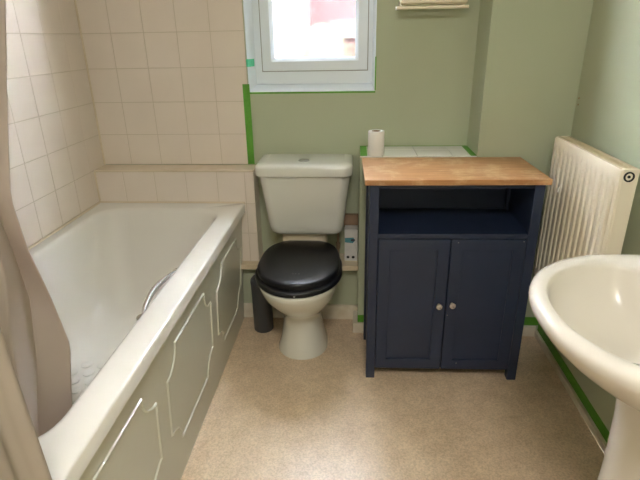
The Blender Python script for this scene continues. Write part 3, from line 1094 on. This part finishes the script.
# ------------------------------------------------------------------ small wall cupboard at the top edge of the photo
wc = thing('wall_cupboard', 'cream wall cupboard with rail below, cut by the top edge', 'cupboard', (0.31, 2.36, 1.49))
link('cupboard_body', bx(0.184, 0.455, 2.312, YW - 0.001, 1.500, 2.0), M['shelf'], wc, bevel=0.002)
link('cupboard_door', bx(0.184, 0.455, 2.294, 2.3105, 1.506, 1.998), M['shelf'], wc, bevel=0.002)
bm = bmesh.new()
tube(bm, [(0.170, 2.300, 1.4895), (0.462, 2.300, 1.4895)], 0.0065, 14)
box(bm, 0.190, 0.196, 2.300, YW - 0.002, 1.487, 1.500)
box(bm, 0.440, 0.446, 2.300, YW - 0.002, 1.487, 1.500)
link('rail', bm, M['shelf'], wc)
bm = bmesh.new()
tube(bm, [(0.163, 2.300, 1.4885), (0.1665, 2.300, 1.4885), (0.1695, 2.300, 1.4885)], [0.006, 0.0085, 0.006], 14)
link('rail_end_cap', bm, M['bright'], wc)

# screw holes on the right wall
for y, z in ((2.158, 1.137), (2.156, 1.112)):
    bm = bmesh.new()
    loft(bm, [[Vector((x, y + 0.0035 * math.cos(a * PI / 6), z + 0.0035 * math.sin(a * PI / 6))) for a in range(12)] for x in (XR - 0.0002, XR - 0.0012)])
    o = link('wall_plug', bm, M['card'], smooth=False)
    tag(o, 'upper of two tiny plugged holes in the corner of the right wall' if z > 1.12 else 'lower of two tiny plugged holes in the corner of the right wall',
        'wall plug', 'plugged holes in the right wall')

# ------------------------------------------------------------------ shower curtains on a rail
RAILX, RAILZ = -0.60, 2.06
rail = thing('curtain_rail', 'white shower curtain rail above the bath', 'rail', (RAILX, 1.4, RAILZ))
bm = bmesh.new()
tube(bm, [(RAILX, 0.579, RAILZ), (RAILX, YW - 0.009, RAILZ)], 0.0125, 16)
link('pole', bm, M['upvc'], rail)
for ya, yb_ in ((0.579, 0.589), (YW - 0.019, YW - 0.009)):
    bm = bmesh.new()
    tube(bm, [(RAILX, ya, RAILZ), (RAILX, yb_, RAILZ)], 0.026, 16)
    link('end_bracket', bm, M['upvc'], rail)


def interp(tab, z):
    for (za, a), (zb, b) in zip(tab, tab[1:]):
        if za <= z <= zb:
            t = (z - za) / (zb - za)
            t = t * t * (3 - 2 * t) * 0.4 + t * 0.6
            return a + (b - a) * t
    return tab[0][1] if z < tab[0][0] else tab[-1][1]


def sheet(name, m, parent, fx, fy, zlo, zhi, nu=60, nz=50, thick=0.0016):
    bm = bmesh.new()
    rows = []
    for j in range(nz + 1):
        rows.append([Vector((fx(i / nu, zlo + (zhi - zlo) * j / nz), fy(i / nu, zlo + (zhi - zlo) * j / nz), zlo + (zhi - zlo) * j / nz)) for i in range(nu + 1)])
    loft(bm, rows, False, False, closed=False)
    o = link(name, bm, m, parent, angle=180)
    s = o.modifiers.new('Solidify', 'SOLIDIFY')
    s.thickness = thick
    s.offset = 0
    return o


# inner curtain: hangs inside the tub, gathered at the near end
secs = [   # height, then cross-section points (x, y) from the far hem edge to the near end
    (0.38, ((-0.700, 0.950), (-0.745, 0.885), (-0.655, 0.755), (-0.725, 0.725), (-0.67, 0.690), (-0.715, 0.650))),
    (0.54, ((-0.700, 0.963), (-0.745, 0.880), (-0.655, 0.755), (-0.725, 0.725), (-0.67, 0.690), (-0.715, 0.650))),
    (0.69, ((-0.700, 1.010), (-0.745, 0.940), (-0.655, 0.757), (-0.720, 0.725), (-0.67, 0.690), (-0.710, 0.650))),
    (0.84, ((-0.700, 0.980), (-0.745, 0.975), (-0.655, 0.770), (-0.715, 0.730), (-0.66, 0.690), (-0.705, 0.650))),
    (0.97, ((-0.700, 0.947), (-0.735, 0.950), (-0.658, 0.805), (-0.710, 0.740), (-0.66, 0.690), (-0.700, 0.650))),
    (1.09, ((-0.700, 0.938), (-0.725, 0.915), (-0.660, 0.825), (-0.700, 0.750), (-0.65, 0.690), (-0.690, 0.650))),
    (1.47, ((-0.680, 1.035), (-0.695, 0.970), (-0.640, 0.850), (-0.675, 0.780), (-0.63, 0.710), (-0.665, 0.660))),
    (2.04, ((-0.610, 1.060), (-0.635, 0.970), (-0.590, 0.890), (-0.625, 0.810), (-0.59, 0.730), (-0.625, 0.660)))]


def in_pt(u, z):
    for (za, A), (zb, B) in zip(secs, secs[1:]):
        if z <= zb:
            break
    t = max(0.0, min(1.0, (z - za) / (zb - za)))
    P = [Vector(a).lerp(Vector(b), t) for a, b in zip(A, B)]
    s_ = u * (len(P) - 1)
    k = min(int(s_), len(P) - 2)
    fr_ = s_ - k
    fr_ = fr_ * 0.6 + 0.4 * fr_ * fr_ * (3 - 2 * fr_)
    return P[k].lerp(P[k + 1], fr_)


def in_x(u, z):
    return in_pt(u, z).x + 0.002 * math.sin(9 * z + 14 * u)


def in_y(u, z):
    return in_pt(u, z).y


cur = thing('shower_curtain', 'taupe shower curtain hanging inside the bath at the left edge', 'shower curtain', (-0.7, 0.85, 0.36), 'shower curtains')
sheet('curtain_cloth', M['curtain'], cur, in_x, in_y, 0.40, 2.03, 70, 60)


# outer curtain: hangs outside the bath, in the near left corner
def out_y(u, z):
    return 0.602 - 0.21 * u


def out_x(u, z):
    t = max(0.0, min(1.0, (z - 0.55) / 1.5))
    return -0.506 - 0.055 * t + 0.006 * math.sin(2 * PI * 3.0 * u + 0.6) * (1 - 0.3 * t) + 0.0015 * math.sin(2 * PI * 7 * u)


cur2 = thing('shower_curtain', 'same shower curtain, coloured as lit warmer, outside the bath in the lower left corner', 'shower curtain', (-0.5, 0.5, 0.12), 'shower curtains')
sheet('curtain_cloth', M['curtain2'], cur2, out_x, out_y, 0.12, 2.03, 80, 30)

# rings carrying the inner curtain
for k in range(6):
    y = 0.66 + 0.07 * k
    bm = bmesh.new()
    pts = [(RAILX + 0.019 * math.cos(a * PI / 10), y, RAILZ - 0.008 + 0.024 * math.sin(a * PI / 10)) for a in range(21)]
    tube(bm, pts, 0.0018, 6, caps=False)
    link('curtain_ring', bm, M['upvc'], cur)
bm = bmesh.new()
tube(bm, [(-0.566, 0.38, 2.035), (-0.566, 0.603, 2.035), (-0.59, 0.61, RAILZ)], 0.005, 8)
link('curtain_hook', bm, M['upvc'], cur2)

# ------------------------------------------------------------------ unseen ceiling lamp, added as fill light for the room
lp = thing('fill_lamp', 'added round fill lamp on the ceiling above and behind the viewpoint', 'lamp', (0.05, -0.15, ZC))
bm = bmesh.new()
lathe(bm, [(0.25, ZC - 0.0005), (0.25, ZC - 0.025)], 0.05, -0.15, 36)
link('fill_lamp_base', bm, M['upvc'], lp)
bm = bmesh.new()
lathe(bm, [(0.243, ZC - 0.025), (0.24, ZC - 0.05), (0.20, ZC - 0.082), (0.10, ZC - 0.10), (0.002, ZC - 0.106)], 0.05, -0.15, 36, cap0=False)
link('fill_lamp_shade', bm, fill_lamp_mat(38.0), lp)

# ------------------------------------------------------------------ outdoors beyond the window
struct(link('ground', bx(-12, 12, YW + 0.3, 30, -0.3, -0.2), M['soil'], smooth=False))
bm = bmesh.new()       # unseen outer face of this house, added to shade the brick house
ya, yb_ = YW + 0.131, YW + 0.16
box(bm, -9, WX0 - 0.01, ya, yb_, -0.2, 6.2)
box(bm, WX1 + 0.01, 9, ya, yb_, -0.2, 6.2)
box(bm, WX0 - 0.01, WX1 + 0.01, ya, yb_, -0.2, WZ0 - 0.02)
box(bm, WX0 - 0.01, WX1 + 0.01, ya, yb_, WZ1 + 0.01, 6.2)
struct(link('wall_outer_added', bm, M['brick'], smooth=False))
hs = thing('brick_house', 'pink brick house seen blurred through the obscured window', 'house', (1.5, 10, -0.2))
bm = bx(-1.45, 6.0, 9.0, 15, -0.2, 5.2)
link('house_wall', bm, M['brick'], hs, smooth=False)
bm = bmesh.new()
hexa(bm, [(-1.7, 8.7, 5.2), (6.2, 8.7, 5.2), (6.2, 15.3, 5.2), (-1.7, 15.3, 5.2), (-1.7, 11.8, 7.6), (6.2, 11.8, 7.6), (6.2, 12.2, 7.6), (-1.7, 12.2, 7.6)])
link('house_roof', bm, M['slate'], hs, smooth=False)
bm = bmesh.new()
frame(bm, -0.36, 0.24, 1.36, 1.60, 0.05, 8.94, 9.0)
box(bm, -0.31, 0.19, 8.97, 8.99, 1.41, 1.55)
link('house_window', bm, M['render'], hs, smooth=False)
fn = thing('garden_fence', 'orange timber fence blurred behind the obscured window', 'fence', (0.2, 8.0, -0.2))
for k in range(9):
    link('fence_board', bx(-0.22 + k * 0.15, -0.22 + k * 0.15 + 0.145, 8.0, 8.03, -0.2, 1.27), M['fence'], fn, bevel=0.004)
link('fence_rail', bx(-0.22, 1.13, 8.03, 8.07, 0.9, 0.98), M['fence'], fn)
bm = bmesh.new()
bmesh.ops.create_icosphere(bm, subdivisions=4, radius=1.0)
rnd = random.Random(3)
from mathutils import noise
for v in bm.verts:
    d = 1 + 0.25 * noise.noise(v.co * 3.1) + 0.10 * noise.noise(v.co * 11)
    v.co = Vector((-0.50 + v.co.x * 0.42 * d, 7.2 + v.co.y * 0.4 * d, 0.6 + v.co.z * 0.86 * d))
tag(link('garden_shrub', bm, M['leaf'], angle=180), 'yellow green shrub blurred behind the obscured window', 'shrub')
gw = link('rendered_wall', bx(-6.0, -0.88, 8.4, 8.98, -0.2, 2.6), M['render'], smooth=False)
tag(gw, 'white rendered outbuilding blurred at the left of the window', 'outbuilding')

# ------------------------------------------------------------------ sky
w = bpy.data.worlds.new('World')
SC.world = w
w.use_nodes = True
nt = w.node_tree
bg = nt.nodes['Background']
tc = nt.nodes.new('ShaderNodeTexCoord')
sx = nt.nodes.new('ShaderNodeSeparateXYZ')
nt.links.new(tc.outputs['Generated'], sx.inputs[0])
cr = nt.nodes.new('ShaderNodeValToRGB')
cr.color_ramp.elements[0].position = 0.0
cr.color_ramp.elements[0].color = (0.95, 0.97, 1.0, 1)
cr.color_ramp.elements[1].position = 0.8
cr.color_ramp.elements[1].color = (0.84, 0.92, 1.0, 1)
nt.links.new(sx.outputs['Z'], cr.inputs['Fac'])
nt.links.new(cr.outputs['Color'], bg.inputs['Color'])
bg.inputs['Strength'].default_value = 270.0

# ------------------------------------------------------------------ camera
f, yaw, pitch, roll, h = 500.9, 0.0726, 0.3874, 0.0182, 1.3891
fwd = Vector((-math.sin(yaw) * math.cos(pitch), math.cos(yaw) * math.cos(pitch), -math.sin(pitch)))
r0 = Vector((math.cos(yaw), math.sin(yaw), 0))
d0 = fwd.cross(r0)
right = r0 * math.cos(roll) + d0 * math.sin(roll)
down = d0 * math.cos(roll) - r0 * math.sin(roll)
cam = bpy.data.cameras.new('camera')
cam.sensor_width = 36
cam.lens = 36 * f / 640
cam.clip_start = 0.02
co = bpy.data.objects.new('camera', cam)
COL.objects.link(co)
up = -down
bk_ = -fwd
co.matrix_world = Matrix(((right.x, up.x, bk_.x, 0), (right.y, up.y, bk_.y, 0), (right.z, up.z, bk_.z, h), (0, 0, 0, 1)))
SC.camera = co

vs_ = SC.view_settings
vs_.view_transform = 'Standard'
vs_.look = 'None'
vs_.gamma = 1
vs_.use_curve_mapping = False
vs_.exposure = 0.28
SC.cycles.max_bounces = 10
SC.cycles.diffuse_bounces = 6
SC.cycles.transparent_max_bounces = 8
SC.cycles.sample_clamp_indirect = 8
